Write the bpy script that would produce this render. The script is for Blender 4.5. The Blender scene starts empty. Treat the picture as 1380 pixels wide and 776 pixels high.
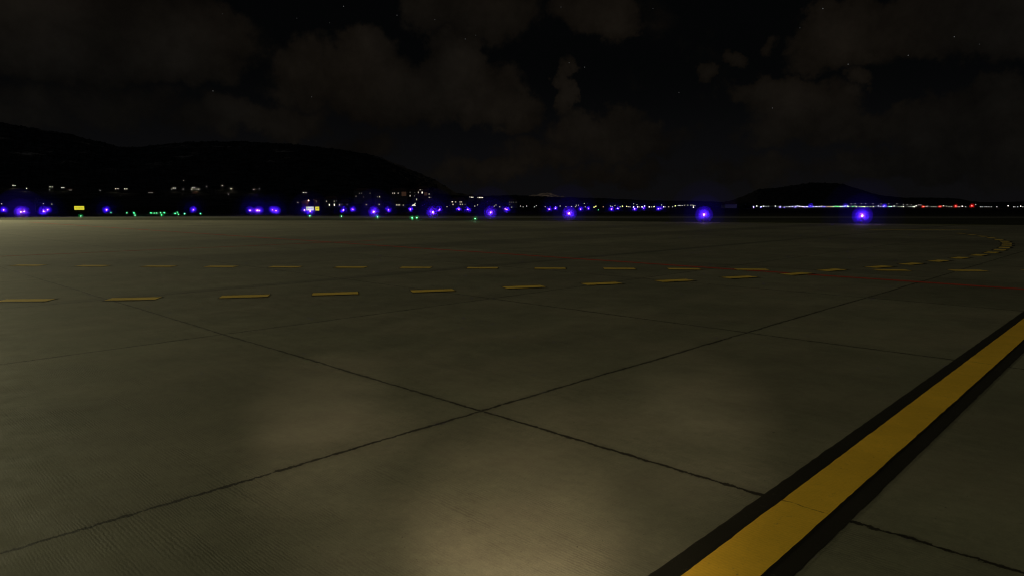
import bpy, bmesh, math, random
from mathutils import Vector, noise

random.seed(7)
sc = bpy.context.scene
col = sc.collection
PI = math.pi

# ------------------------------------------------------------------ camera
F, CX, CY, HZ, CAMH = 923.0, 690.0, 388.0, 278.0, 2.0
TH = math.atan((CY - HZ) / F)
CT, ST = math.cos(TH), math.sin(TH)
cam_d = bpy.data.cameras.new("camera")
cam = bpy.data.objects.new("camera", cam_d)
col.objects.link(cam)
cam.location = (0, 0, CAMH)
cam.rotation_euler = (PI / 2 - TH, 0, 0)
cam_d.sensor_width = 36
cam_d.lens = F / 1380 * 36
cam_d.clip_start = 0.05
cam_d.clip_end = 20000
sc.camera = cam


def ray(x, y):
    fw = F * CT - (y - CY) * ST
    z = -(y - CY) * CT - F * ST
    return (x - CX) / fw, z / fw          # X per Y, Z per Y


def at(x, y, D):                          # point at forward distance D
    a, b = ray(x, y)
    return Vector((a * D, D, CAMH + b * D))


def onz(x, y, z=0.0):                     # point at height z
    a, b = ray(x, y)
    D = (z - CAMH) / b
    return Vector((a * D, D, z))


# ------------------------------------------------------------------ node helpers
def newmat(name):
    m = bpy.data.materials.new(name)
    m.use_nodes = True
    m.node_tree.nodes.clear()
    return m, NT(m.node_tree)


class NT:
    def __init__(s, nt):
        s.nt = nt

    def n(s, t, **kw):
        nd = s.nt.nodes.new(t)
        for k, v in kw.items():
            setattr(nd, k, v)
        return nd

    def put(s, sock, v):
        if v is None:
            return
        if isinstance(v, bpy.types.NodeSocket):
            s.nt.links.new(v, sock)
        else:
            sock.default_value = v

    def math(s, op, a, b=None, c=None, clamp=False):
        nd = s.n('ShaderNodeMath', operation=op, use_clamp=clamp)
        s.put(nd.inputs[0], a)
        s.put(nd.inputs[1], b)
        s.put(nd.inputs[2], c)
        return nd.outputs[0]

    def vm(s, op, a, b=None, out=0):
        nd = s.n('ShaderNodeVectorMath', operation=op)
        s.put(nd.inputs[0], a)
        if b is not None:
            if op == 'SCALE':
                s.put(nd.inputs['Scale'], b)
            else:
                s.put(nd.inputs[1], b)
        return nd.outputs[out]

    def noise(s, vec, scale, detail=4, rough=0.5, col=False):
        nd = s.n('ShaderNodeTexNoise')
        s.put(nd.inputs['Vector'], vec)
        nd.inputs['Scale'].default_value = scale
        nd.inputs['Detail'].default_value = detail
        nd.inputs['Roughness'].default_value = rough
        return nd.outputs['Color' if col else 'Fac']

    def mix(s, f, a, b, blend='MIX'):
        nd = s.n('ShaderNodeMix', data_type='RGBA', blend_type=blend)
        s.put(nd.inputs['Factor'], f)
        s.put(nd.inputs['A'], a)
        s.put(nd.inputs['B'], b)
        for i in nd.inputs:
            pass
        cs = [i for i in nd.inputs if i.type == 'RGBA']
        s.put(cs[0], a)
        s.put(cs[1], b)
        return [o for o in nd.outputs if o.type == 'RGBA'][0]

    def mr(s, v, a, b, c=0.0, d=1.0, smooth=True):
        nd = s.n('ShaderNodeMapRange', interpolation_type='SMOOTHSTEP' if smooth else 'LINEAR')
        s.put(nd.inputs['Value'], v)
        nd.inputs['From Min'].default_value = a
        nd.inputs['From Max'].default_value = b
        nd.inputs['To Min'].default_value = c
        nd.inputs['To Max'].default_value = d
        return nd.outputs['Result']

    def out(s, shader, vol=None):
        o = s.n('ShaderNodeOutputMaterial')
        if shader is not None:
            s.nt.links.new(shader, o.inputs['Surface'])
        if vol is not None:
            s.nt.links.new(vol, o.inputs['Volume'])


def C4(c):
    return (c[0], c[1], c[2], 1.0)


def surf(name, c, rough=0.8, metal=0.0, var=0.15, scale=3.0, bump=0.0):
    m, t = newmat(name)
    p = t.n('ShaderNodeBsdfPrincipled')
    co = t.n('ShaderNodeTexCoord').outputs['Object']
    nz = t.noise(co, scale, 5, 0.6)
    k = t.mr(nz, 0.3, 0.7, 1 - var, 1 + var, False)
    cc = t.vm('SCALE', tuple(c), k)
    t.put(p.inputs['Base Color'], cc)
    p.inputs['Roughness'].default_value = rough
    p.inputs['Metallic'].default_value = metal
    if bump:
        b = t.n('ShaderNodeBump')
        b.inputs['Strength'].default_value = bump
        t.put(b.inputs['Height'], nz)
        t.put(p.inputs['Normal'], b.outputs[0])
    t.out(p.outputs[0])
    return m


def glow(name, c, s, sample=False):
    m, t = newmat(name)
    e = t.n('ShaderNodeEmission')
    e.inputs['Color'].default_value = C4(c)
    e.inputs['Strength'].default_value = s
    t.out(e.outputs[0])
    m.cycles.emission_sampling = 'FRONT' if sample else 'NONE'
    return m


def dome(name, c, s):
    """lit glass dome: glows itself and lets the light of the bulb inside through"""
    m, t = newmat(name)
    e = t.n('ShaderNodeEmission')
    e.inputs['Color'].default_value = C4(c)
    e.inputs['Strength'].default_value = s
    g = t.n('ShaderNodeBsdfTransparent')
    a = t.n('ShaderNodeAddShader')
    t.nt.links.new(e.outputs[0], a.inputs[0])
    t.nt.links.new(g.outputs[0], a.inputs[1])
    t.out(a.outputs[0])
    m.cycles.emission_sampling = 'NONE'
    return m


def halo_volume(name, c, dens):
    """scattering volume added round a lamp to imitate its bloom"""
    m, t = newmat(name)
    v = t.n('ShaderNodeVolumeScatter')
    v.inputs['Color'].default_value = C4(c)
    co = t.n('ShaderNodeTexCoord').outputs['Object']
    r = t.vm('LENGTH', co, out=1)
    v.inputs['Density'].default_value = dens
    t.out(None, v.outputs[0])
    m.cycles.volume_sampling = 'EQUIANGULAR'
    return m


# ------------------------------------------------------------------ mesh helpers
def add_box(bm, c, s, rz=0.0):
    r = bmesh.ops.create_cube(bm, size=1.0)
    cr, sr = math.cos(rz), math.sin(rz)
    for v in r['verts']:
        x, y, z = v.co.x * s[0], v.co.y * s[1], v.co.z * s[2]
        v.co = Vector((c[0] + x * cr - y * sr, c[1] + x * sr + y * cr, c[2] + z))


def add_cone(bm, p0, p1, r0, r1, seg=10):
    p0, p1 = Vector(p0), Vector(p1)
    d = p1 - p0
    L = d.length
    q = Vector((0, 0, 1)).rotation_difference(d.normalized())
    r = bmesh.ops.create_cone(bm, cap_ends=True, segments=seg, radius1=r0, radius2=r1, depth=L)
    for v in r['verts']:
        v.co = q @ v.co + (p0 + p1) / 2


def add_ball(bm, c, r, sub=2, sz=1.0):
    q = bmesh.ops.create_icosphere(bm, subdivisions=sub, radius=r)
    for v in q['verts']:
        v.co = Vector((v.co.x, v.co.y, v.co.z * sz)) + Vector(c)


def obj(name, bm, m, parent=None, smooth=False, loc=None):
    me = bpy.data.meshes.new(name)
    bm.to_mesh(me)
    bm.free()
    me.materials.append(m)
    if smooth:
        for p in me.polygons:
            p.use_smooth = True
    o = bpy.data.objects.new(name, me)
    col.objects.link(o)
    if parent:
        o.parent = parent
    if loc is not None:
        o.location = loc
    return o


def thing(name, label, cat, loc=(0, 0, 0), rz=0.0, group=None):
    o = bpy.data.objects.new(name, None)
    o.empty_display_size = 0.3
    col.objects.link(o)
    o.location = loc
    o.rotation_euler = (0, 0, rz)
    o['label'] = label
    o['category'] = cat
    if group:
        o['group'] = group
    return o


def structure(o):
    o['kind'] = 'structure'
    return o


def copy_thing(src, loc, label, group, rz=None):
    r = src.copy()
    col.objects.link(r)
    r.location = loc
    if rz is not None:
        r.rotation_euler = (0, 0, rz)
    r['label'] = label
    if group:
        r['group'] = group
    for ch in list(src.children):
        c = ch.copy()
        col.objects.link(c)
        c.parent = r
        for g in list(ch.children):
            d = g.copy()
            col.objects.link(d)
            d.parent = c
    return r


# ------------------------------------------------------------------ world: moonlit night sky, clouds, stars
W = bpy.data.worlds.new("World")
sc.world = W
W.use_nodes = True
wt = NT(W.node_tree)
W.node_tree.nodes.clear()
MOON_EL, MOON_AZ = math.radians(38), math.radians(210)
sky = wt.n('ShaderNodeTexSky', sky_type='NISHITA')
sky.sun_disc = False
sky.sun_elevation = MOON_EL
sky.sun_rotation = MOON_AZ
skyc = wt.vm('SCALE', sky.outputs['Color'], 0.00018)
dr = wt.n('ShaderNodeTexCoord').outputs['Generated']
dr = wt.vm('NORMALIZE', dr)
sep = wt.n('ShaderNodeSeparateXYZ')
wt.put(sep.inputs[0], dr)
az = wt.math('ARCTAN2', sep.outputs[0], sep.outputs[1])
el = wt.math('ARCSINE', sep.outputs[2])
cmb = wt.n('ShaderNodeCombineXYZ')
wt.put(cmb.inputs[0], az)
wt.put(cmb.inputs[1], el)
pos = cmb.outputs[0]
w1 = wt.vm('SUBTRACT', wt.noise(dr, 7.0, 6, 0.62, col=True), (0.5, 0.5, 0.5))
w2 = wt.vm('SUBTRACT', wt.noise(dr, 30.0, 5, 0.6, col=True), (0.5, 0.5, 0.5))
posw = wt.vm('ADD', pos, wt.vm('SCALE', w1, 0.07))
posw = wt.vm('ADD', posw, wt.vm('SCALE', w2, 0.055))


def azel(x, y):
    a, b = ray(x, y)
    v = Vector((a, 1, b)).normalized()
    return math.atan2(v.x, v.y), math.asin(v.z), v


blobs = [  # x, y, rx, ry, weight (cloud masses seen in the sky)
    (60, 25, 190, 62, 1.1), (190, 40, 130, 55, 1.0), (272, 30, 38, 30, .8), (60, 140, 130, 34, .5), (200, 150, 120, 32, .45),
    (310, 152, 50, 26, .55), (395, 160, 66, 28, .55), (500, 200, 80, 22, .4), (480, 75, 62, 36, .75), (420, 100, 62, 44, .7),
    (530, 125, 100, 48, .7), (612, 88, 44, 40, 1.0), (650, 130, 72, 40, .75), (700, 145, 36, 34, .7), (575, 18, 44, 34, .6),
    (655, 22, 66, 38, .75), (800, 15, 64, 34, .8), (835, 40, 24, 26, .7), (765, 122, 15, 34, .75), (800, 172, 70, 28, .6),
    (860, 195, 70, 24, .55), (740, 200, 80, 26, .5), (946, 107, 15, 14, .7), (990, 81, 17, 10, .75), (1041, 62, 12, 14, .45),
    (1140, 48, 54, 42, 1.0), (1110, 80, 40, 20, .6), (1290, 30, 100, 42, .9), (1370, 40, 60, 40, .9), (1045, 124, 66, 22, .75),
    (1155, 108, 20, 12, .6), (1080, 140, 70, 28, .7), (1060, 175, 70, 28, .6), (1130, 160, 30, 24, .55), (1350, 145, 44, 30, .85),
    (1270, 175, 90, 34, .75), (1180, 180, 60, 26, .6), (1370, 190, 90, 40, .8), (1000, 225, 90, 20, .5), (1230, 225, 120, 22, .6),
    (640, 225, 100, 20, .45), (480, 222, 40, 12, .3), (850, 235, 120, 20, .45), (1380, 235, 80, 22, .5), (940, 180, 40, 14, .35)]
dens = None
for bx, by, rx, ry, wgt in blobs:
    a, e, _ = azel(bx, by)
    d = wt.vm('SUBTRACT', posw, (a, e, 0))
    d = wt.vm('MULTIPLY', d, (F / rx * 0.80, F / ry * 0.80, 0))
    L = wt.vm('DOT_PRODUCT', d, d, out=1)
    g = wt.math('MULTIPLY', wt.math('SUBTRACT', 1.0, L, clamp=True), wgt)
    if dens is None:
        dens = g
    else:
        dens = wt.math('SMOOTH_MAX', dens, g, 0.12)
fb = wt.noise(dr, 11.0, 8, 0.6)
back = wt.mr(sep.outputs[1], -0.1, 0.4, 0.35, 0.0)          # sky outside the picture has its own clouds
dens = wt.math('ADD', dens, back)
den2 = wt.math('ADD', dens, wt.math('MULTIPLY', wt.math('SUBTRACT', fb, 0.5), 1.0))
cm = wt.mr(den2, 0.16, 0.46)
shade = wt.mr(wt.noise(dr, 5.0, 5, 0.55), 0.3, 0.7, 0.62, 1.25, False)
warm = wt.mr(wt.noise(dr, 1.6, 2, 0.5), 0.4, 0.6)
cc = wt.mix(warm, (0.0052, 0.0048, 0.0041, 1), (0.0078, 0.0060, 0.0042, 1))
puff = wt.mr(wt.noise(dr, 16.0, 7, 0.62), 0.34, 0.66, 0.72, 1.18, False)
body = wt.mr(den2, 0.2, 1.15, 0.62, 1.22)
cc = wt.vm('SCALE', wt.vm('SCALE', wt.vm('SCALE', cc, shade), puff), body)
hz = wt.mr(el, 0.0, 0.20, 1.0, 0.0)
base = wt.vm('ADD', wt.vm('SCALE', skyc, 0.35), wt.vm('ADD', wt.vm('SCALE', (0.0026, 0.0023, 0.0027), hz), (0.0009, 0.0010, 0.0010)))
skyall = wt.mix(wt.math('MULTIPLY', cm, 0.92), base, cc)
stars = [(463, 9, .2), (535, 21, .12), (300, 19, .05), (287, 123, .16), (420, 131, .09), (586, 27, .07), (627, 53, .1), (641, 48, .05),
         (400, 25, .04), (444, 31, .06), (756, 10, .07), (767, 85, .1), (788, 91, .14), (1109, 12, .2), (1143, 87, .16),
         (1224, 75, .16), (1286, 50, .16), (1041, 146, .12), (880, 12, .05), (915, 125, .08), (1078, 38, .06), (1320, 60, .04)]
sta = None
for sx, sy, br in stars:
    _, _, v = azel(sx, sy)
    dd = wt.vm('DISTANCE', dr, tuple(v), out=1)
    g = wt.math('MULTIPLY', wt.math('LESS_THAN', dd, 0.00055), br * 0.5)
    sta = g if sta is None else wt.math('ADD', sta, g)
skyall = wt.vm('ADD', skyall, wt.vm('SCALE', (1.0, 1.0, 1.0), sta))
bg = wt.n('ShaderNodeBackground')
wt.put(bg.inputs['Color'], skyall)
bg.inputs['Strength'].default_value = 1.0
wo = wt.n('ShaderNodeOutputWorld')
W.node_tree.links.new(bg.outputs[0], wo.inputs['Surface'])

# moon
ld = bpy.data.lights.new("moon", 'SUN')
ld.energy = 0.06
ld.angle = math.radians(0.5)
ld.color = (0.65, 0.78, 1.0)
lo = bpy.data.objects.new("moon", ld)
col.objects.link(lo)
sd = Vector((math.sin(MOON_AZ) * math.cos(MOON_EL), math.cos(MOON_AZ) * math.cos(MOON_EL), math.sin(MOON_EL)))
lo.rotation_euler = sd.to_track_quat('Z', 'Y').to_euler()

# ------------------------------------------------------------------ ground, apron
m, t = newmat("grass_ground")
p = t.n('ShaderNodeBsdfPrincipled')
co = t.n('ShaderNodeTexCoord').outputs['Object']
k = t.mr(t.noise(co, 0.08, 6, 0.65), 0.3, 0.7)
t.put(p.inputs['Base Color'], t.mix(k, (0.010, 0.013, 0.006, 1), (0.028, 0.030, 0.014, 1)))
p.inputs['Roughness'].default_value = 0.95
p.inputs['Specular IOR Level'].default_value = 0.1
t.out(p.outputs[0])
GRASS = m
bm = bmesh.new()
vs = [bm.verts.new(v) for v in ((-9000, -3000, 0), (9000, -3000, 0), (9000, 9000, 0), (-9000, 9000, 0))]
bm.faces.new(vs)
structure(obj("ground", bm, GRASS))

SL = 5.85
EB = (0.694, 0.720, 0)
EA = (0.7196, -0.694, 0)
U0, V0 = -0.307 * EB[0] + 6.545 * EB[1], -0.307 * EA[0] + 6.545 * EA[1]

m, t = newmat("apron_concrete")
p = t.n('ShaderNodeBsdfPrincipled')
co = t.n('ShaderNodeTexCoord').outputs['Object']
u = t.math('SUBTRACT', t.vm('DOT_PRODUCT', co, EB, out=1), U0)
v = t.math('SUBTRACT', t.vm('DOT_PRODUCT', co, EA, out=1), V0)
wob = t.math('MULTIPLY', t.math('SUBTRACT', t.noise(co, 6.0, 8, 0.8), 0.5), 0.10)
wob2 = t.math('MULTIPLY', t.math('SUBTRACT', t.noise(co, 0.35, 2, 0.5), 0.5), 0.10)
wob = t.math('ADD', wob, wob2)


def joint(c):
    q = t.math('ADD', t.math('DIVIDE', t.math('ADD', c, wob), SL), 0.5)
    q = t.math('ABSOLUTE', t.math('SUBTRACT', t.math('FRACT', q), 0.5))
    return t.math('MULTIPLY', q, SL)


ju, jv = joint(u), joint(v)
jd = t.math('MINIMUM', ju, jv)
wid = t.mr(t.noise(co, 11.0, 6, 0.8), 0.38, 0.80, 0.005, 0.046, False)
crack = t.math('LESS_THAN', jd, wid)
edge = t.mr(jd, 0.0, 0.10, 1.0, 0.0)
edge = t.math('MULTIPLY', edge, t.mr(t.noise(co, 2.2, 5, 0.7), 0.35, 0.7))
# each slab its own tone
cu = t.math('FLOOR', t.math('DIVIDE', t.math('ADD', u, wob), SL))
cv = t.math('FLOOR', t.math('DIVIDE', t.math('ADD', v, wob), SL))
cell = t.n('ShaderNodeCombineXYZ')
t.put(cell.inputs[0], cu)
t.put(cell.inputs[1], cv)
wn = t.n('ShaderNodeTexWhiteNoise', noise_dimensions='2D')
t.put(wn.inputs['Vector'], cell.outputs[0])
slab = t.math('ADD', t.math('MULTIPLY', wn.outputs['Value'], 0.20), 0.90)
# brushed grooves along the A joints
gv = t.n('ShaderNodeCombineXYZ')
t.put(gv.inputs[0], t.math('MULTIPLY', u, 1.0))
t.put(gv.inputs[1], t.math('MULTIPLY', v, 0.10))
gw = t.math('MULTIPLY', t.noise(gv.outputs[0], 1.4, 3, 0.5), 0.30)
gj = t.math('MULTIPLY', t.noise(co, 22.0, 4, 0.7), 0.035)
groove = t.math('SINE', t.math('MULTIPLY', t.math('ADD', t.math('ADD', u, gw), gj), 2 * PI / 0.022))
groove = t.math('ADD', t.math('MULTIPLY', groove, 0.5), 0.5)
gm = t.math('MULTIPLY', t.mr(t.noise(co, 0.8, 5, 0.65), 0.38, 0.64, 0.15, 1.0), t.mr(t.noise(gv.outputs[0], 9.0, 4, 0.75), 0.35, 0.65, 0.2, 1.0))
fine = t.noise(gv.outputs[0], 60.0, 3, 0.7)
grain = t.noise(co, 120.0, 3, 0.7)
gtone = t.math('SUBTRACT', 1.06, t.math('MULTIPLY', t.math('MULTIPLY', groove, gm), 0.34))
ftone = t.mr(fine, 0.2, 0.8, 0.92, 1.08, False)
grt = t.mr(grain, 0.25, 0.75, 0.84, 1.16, False)
# large soft stains, streaks
st1 = t.mr(t.noise(co, 0.22, 7, 0.62), 0.30, 0.70, 0.78, 1.18, False)
sv = t.n('ShaderNodeCombineXYZ')
t.put(sv.inputs[0], t.math('MULTIPLY', u, 0.5))
t.put(sv.inputs[1], t.math('MULTIPLY', v, 2.0))
st2 = t.mr(t.noise(sv.outputs[0], 0.5, 6, 0.6), 0.35, 0.65, 0.90, 1.07, False)
st3 = t.mr(t.noise(co, 1.3, 6, 0.7), 0.32, 0.68, 0.90, 1.10, False)
spk = t.math('MAXIMUM', t.math('GREATER_THAN', t.noise(co, 45.0, 2, 0.5), 0.74), t.math('MULTIPLY', t.math('GREATER_THAN', t.noise(co, 17.0, 3, 0.6), 0.74), 1.4))
tone = slab
st4 = t.mr(t.noise(co, 13.0, 5, 0.7), 0.3, 0.7, 0.90, 1.10, False)
for q in (gtone, ftone, grt, st1, st2, st3, st4):
    tone = t.math('MULTIPLY', tone, q)
tone = t.math('MULTIPLY', tone, t.math('SUBTRACT', 1.0, t.math('MULTIPLY', spk, 0.45)))
tint = t.mix(t.mr(t.noise(co, 0.45, 5, 0.6), 0.38, 0.62), (0.136, 0.132, 0.095, 1), (0.143, 0.132, 0.097, 1))
base = t.vm('SCALE', tint, tone)


# tarred repair bands that follow the joints
def band(c, centre, half, soft):
    dd = t.math('ABSOLUTE', t.math('SUBTRACT', c, centre))
    dd = t.math('ADD', dd, t.math('MULTIPLY', t.math('SUBTRACT', t.noise(co, 0.7, 5, 0.7), 0.5), 0.9 * half))
    return t.mr(dd, half, half + soft, 1.0, 0.0)


b1 = t.math('MULTIPLY', band(v, -2 * SL - 0.15, 0.12, 0.35), 0.45)
b2 = t.math('MULTIPLY', band(v, -22.6, 0.9, 1.6), 0.42)
b3 = t.math('MULTIPLY', band(v, -34.5, 1.4, 2.5), 0.40)
b4 = t.math('MULTIPLY', band(u, 41.0, 1.2, 3.0), 0.30)
bb = t.math('MAXIMUM', t.math('MAXIMUM', b1, b2), t.math('MAXIMUM', b3, b4))
base = t.mix(bb, base, (0.045, 0.043, 0.038, 1))
base = t.mix(t.math('MULTIPLY', edge, 0.45), base, (0.05, 0.045, 0.035, 1))
base = t.mix(t.math('MULTIPLY', crack, 0.93), base, (0.010, 0.008, 0.005, 1))
t.put(p.inputs['Base Color'], base)
p.inputs['Specular IOR Level'].default_value = 0.22
t.put(p.inputs['Roughness'], t.mr(t.noise(co, 3.0, 4, 0.6), 0.3, 0.7, 0.62, 0.85, False))
hgt = t.math('SUBTRACT', t.math('MULTIPLY', t.math('MULTIPLY', groove, gm), -0.0022), t.math('MULTIPLY', crack, 0.012))
hgt = t.math('ADD', hgt, t.math('MULTIPLY', grain, 0.0022))
hgt = t.math('ADD', hgt, t.math('MULTIPLY', fine, 0.0012))
bp = t.n('ShaderNodeBump')
bp.inputs['Strength'].default_value = 0.55
bp.inputs['Distance'].default_value = 1.0
t.put(bp.inputs['Height'], hgt)
t.put(p.inputs['Normal'], bp.outputs[0])
t.out(p.outputs[0])
CONC = m
bm = bmesh.new()
far_edge = [(-420, 122), (-260, 111), (-150, 103.5), (-73, 98.3), (-30, 95), (0, 93.4), (20, 88), (40, 79), (53.5, 72), (80, 62), (140, 46), (420, 10)]
pts = far_edge + [(420, -120), (-420, -120)]
vs = [bm.verts.new((x, y, 0.004)) for x, y in pts]
bmesh.ops.triangulate(bm, faces=[bm.faces.new(vs)])
structure(obj("apron", bm, CONC))

# taxiway strip beyond the grass on which the green lamps stand
ASPH = surf("asphalt", (0.020, 0.020, 0.018), 0.9, var=0.3, scale=0.5)
bm = bmesh.new()
vs = [bm.verts.new(q) for q in ((-420, 131, .004), (420, 100, .004), (420, 118, .004), (-420, 154, .004))]
bm.faces.new(vs)
structure(obj("taxiway", bm, ASPH))


def paint(name, c, wear=0.5, rough=0.6):
    m, t = newmat(name)
    p = t.n('ShaderNodeBsdfPrincipled')
    co = t.n('ShaderNodeTexCoord').outputs['Object']
    k = t.math('MULTIPLY', t.mr(t.noise(co, 1.1, 6, 0.65), 0.3, 0.7, 0.80, 1.10, False), t.mr(t.noise(co, 55, 3, 0.7), 0.2, 0.8, 0.92, 1.08, False))
    u = t.math('SUBTRACT', t.vm('DOT_PRODUCT', co, EB, out=1), U0)
    gr = t.math('SINE', t.math('MULTIPLY', t.math('ADD', u, t.math('MULTIPLY', t.noise(co, 2.0, 3, .5), .1)), 2 * PI / 0.027))
    k = t.math('MULTIPLY', k, t.math('ADD', 0.985, t.math('MULTIPLY', gr, 0.03)))
    cc = t.vm('SCALE', tuple(c), k)
    v = t.math('SUBTRACT', t.vm('DOT_PRODUCT', co, EA, out=1), V0)
    w = t.math('MULTIPLY', t.math('SUBTRACT', t.noise(co, 5.0, 6, 0.72), 0.5), 0.085)

    def jt(c):
        q = t.math('ADD', t.math('DIVIDE', t.math('ADD', c, w), SL), 0.5)
        return t.math('MULTIPLY', t.math('ABSOLUTE', t.math('SUBTRACT', t.math('FRACT', q), 0.5)), SL)
    jj = t.math('LESS_THAN', t.math('MINIMUM', jt(u), jt(v)), t.mr(t.noise(co, 9, 4, .7), .35, .75, 0.0, 0.016, False))
    wearm = t.math('MULTIPLY', t.mr(t.noise(co, 20.0, 7, 0.8), 0.585, 0.68), wear)
    cc = t.mix(wearm, cc, (0.10, 0.095, 0.075, 1))
    cc = t.mix(t.math('MULTIPLY', jj, 0.55), cc, (0.02, 0.016, 0.01, 1))
    t.put(p.inputs['Base Color'], cc)
    p.inputs['Roughness'].default_value = rough
    p.inputs['Specular IOR Level'].default_value = 0.2
    b = t.n('ShaderNodeBump')
    b.inputs['Strength'].default_value = 0.4
    t.put(b.inputs['Height'], t.math('ADD', t.math('MULTIPLY', t.noise(co, 90, 3, .7), 0.002), t.math('MULTIPLY', jj, -0.008)))
    t.put(p.inputs['Normal'], b.outputs[0])
    t.out(p.outputs[0])
    return m


YEL = paint("yellow_paint", (0.74, 0.44, 0.038), 0.5)
YEL2 = paint("faded_yellow_paint", (0.74, 0.50, 0.085), 0.5)
BLK = paint("black_paint", (0.016, 0.014, 0.010), 0.35, 0.7)
RED = paint("red_paint", (0.50, 0.040, 0.022), 0.5)


def ribbon(name, left, right, z, m, sub=60, jag=0.0, seed=0):
    """a painted strip between two ground polylines, with slightly uneven edges"""
    bm = bmesh.new()
    L, R = resample(left, sub), resample(right, sub)
    prev = None
    for i, (a, b) in enumerate(zip(L, R)):
        n1 = noise.fractal(Vector((a[0] * 6, a[1] * 6, seed)), 0.5, 2.3, 4) * jag
        n2 = noise.fractal(Vector((b[0] * 6, b[1] * 6, seed + 9)), 0.5, 2.3, 4) * jag
        dx, dy = b[0] - a[0], b[1] - a[1]
        w = math.hypot(dx, dy)
        dx, dy = dx / w, dy / w
        va = bm.verts.new((a[0] + dx * n1, a[1] + dy * n1, z))
        vb = bm.verts.new((b[0] + dx * n2, b[1] + dy * n2, z))
        if prev:
            bm.faces.new((prev[0], prev[1], vb, va))
        prev = (va, vb)
    bmesh.ops.recalc_face_normals(bm, faces=bm.faces)
    if sum(f.normal.z for f in bm.faces) < 0:
        bmesh.ops.reverse_faces(bm, faces=bm.faces)
    return structure(obj(name, bm, m))


def resample(pts, n):
    d = [0]
    for a, b in zip(pts, pts[1:]):
        d.append(d[-1] + math.hypot(b[0] - a[0], b[1] - a[1]))
    out = []
    for i in range(n + 1):
        s = d[-1] * i / n
        j = max(k for k in range(len(d)) if d[k] <= s + 1e-9)
        j = min(j, len(pts) - 2)
        f = (s - d[j]) / (d[j + 1] - d[j])
        out.append((pts[j][0] + (pts[j + 1][0] - pts[j][0]) * f, pts[j][1] + (pts[j + 1][1] - pts[j][1]) * f))
    return out


# centre line that starts beside the aircraft and runs off to the right (ground coordinates)
def para(p0, p1, back, fwd):
    d = Vector((p1[0] - p0[0], p1[1] - p0[1]))
    d.normalize()
    return [(p0[0] - d.x * back, p0[1] - d.y * back), p0, p1, (p1[0] + d.x * fwd, p1[1] + d.y * fwd)]


OL = para((0.748, 3.521), (6.483, 9.513), 5, 55)
YL = para((0.930, 3.521), (6.672, 9.513), 5, 55)
YR = para((1.361, 3.521), (7.098, 9.513), 5, 55)
OR = para((1.540, 3.521), (7.290, 9.513), 5, 55)
ribbon("centre_line_border", OL, OR, 0.008, BLK, 1400, 0.008, 3)
ribbon("centre_line", YL, YR, 0.012, YEL, 1400, 0.006, 5)

# red boundary lines
ribbon("red_line", [(-60.27, 86.03), (-7.52, 35.90), (0.20, 28.52), (12.52, 16.61), (40.03, -9.97)],
       [(-60.45, 85.84), (-7.71, 35.71), (0.01, 28.33), (12.33, 16.40), (39.85, -10.16)], 0.008, RED, 200, 0.03, 8)
ribbon("red_line", [(-38.0, 9.0), (-20.52, 27.36), (-11.5, 36.6), (-7.6, 40.6)],
       [(-37.86, 8.88), (-20.38, 27.24), (-11.36, 36.48), (-7.46, 40.46)], 0.008, RED, 200, 0.03, 4)


def dash(name, cx, cy, ang, L, wy, wb, mat_y=None):
    cr, sr = math.cos(ang), math.sin(ang)

    def quad(hl, hw, z, m, nm, off=(0, 0)):
        bm = bmesh.new()
        n = 12
        rows = []
        for s in (-1, 1):
            row = []
            for i in range(n + 1):
                lx = -hl + 2 * hl * i / n + off[0]
                j = noise.noise(Vector((cx + lx * 7, cy * 3 + s, z * 100))) * 0.008
                ly = s * hw + j + off[1]
                row.append(bm.verts.new((cx + lx * cr - ly * sr, cy + lx * sr + ly * cr, z)))
            rows.append(row)
        for i in range(n):
            bm.faces.new((rows[0][i], rows[0][i + 1], rows[1][i + 1], rows[1][i]))
        return structure(obj(nm, bm, m))
    quad(L / 2 + 0.015, wy / 2 + wb, 0.008, BLK, name + "_border", (0.0, -0.01))
    quad(L / 2, wy / 2, 0.012, mat_y or YEL2, name)


near = [(35, 405), (180, 403), (330, 399.5), (452, 396), (583, 392), (706, 387), (811, 382.5), (909, 378.5), (996, 374), (1077, 368.7),
        (1116, 365), (1185, 360), (1228, 356), (1265, 352), (1292, 348.5), (1318, 344), (1335, 341)]
NP = [(-12.7, 14.3), (-10.388, 14.504), (-8.218, 14.739), (-5.968, 15.171), (-4.062, 15.628), (-1.890, 16.185), (0.296, 16.938), (2.332, 17.678),
      (4.389, 18.391), (6.420, 19.264), (8.45, 20.25), (10.05, 21.45), (12.159, 22.594), (13.892, 23.764), (15.651, 25.062),
      (17.35, 26.5), (19.1, 28.0), (20.75, 29.6), (22.3, 31.3), (23.8, 33.1), (25.27, 35.0), (26.65, 36.9), (27.95, 38.9), (29.1, 41.0),
      (30.2, 43.2), (31.2, 45.5), (32.1, 47.9), (32.9, 50.3), (33.5, 52.8)]
for i in range(1, len(NP) - 1):
    a = math.atan2(NP[i + 1][1] - NP[i - 1][1], NP[i + 1][0] - NP[i - 1][0])
    x, y = NP[i]
    dash("edge_dash", x, y, a, 1.02, 0.42, 0.10)
for (x, y) in [(-16.415, 23.164), (-14.102, 22.961), (-11.788, 22.80), (-9.661, 22.677), (-7.5, 22.56), (-5.30, 22.44), (-3.14, 22.31),
               (-0.96, 22.18), (1.23, 22.05), (3.45, 21.93), (5.50, 21.83), (7.60, 21.66), (11.904, 21.40), (14.22, 21.28), (16.45, 21.18),
               (-18.7, 23.28), (18.7, 21.1)]:
    dash("lane_dash", x, y, -0.055, 1.0, 0.50, 0.05)
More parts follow.
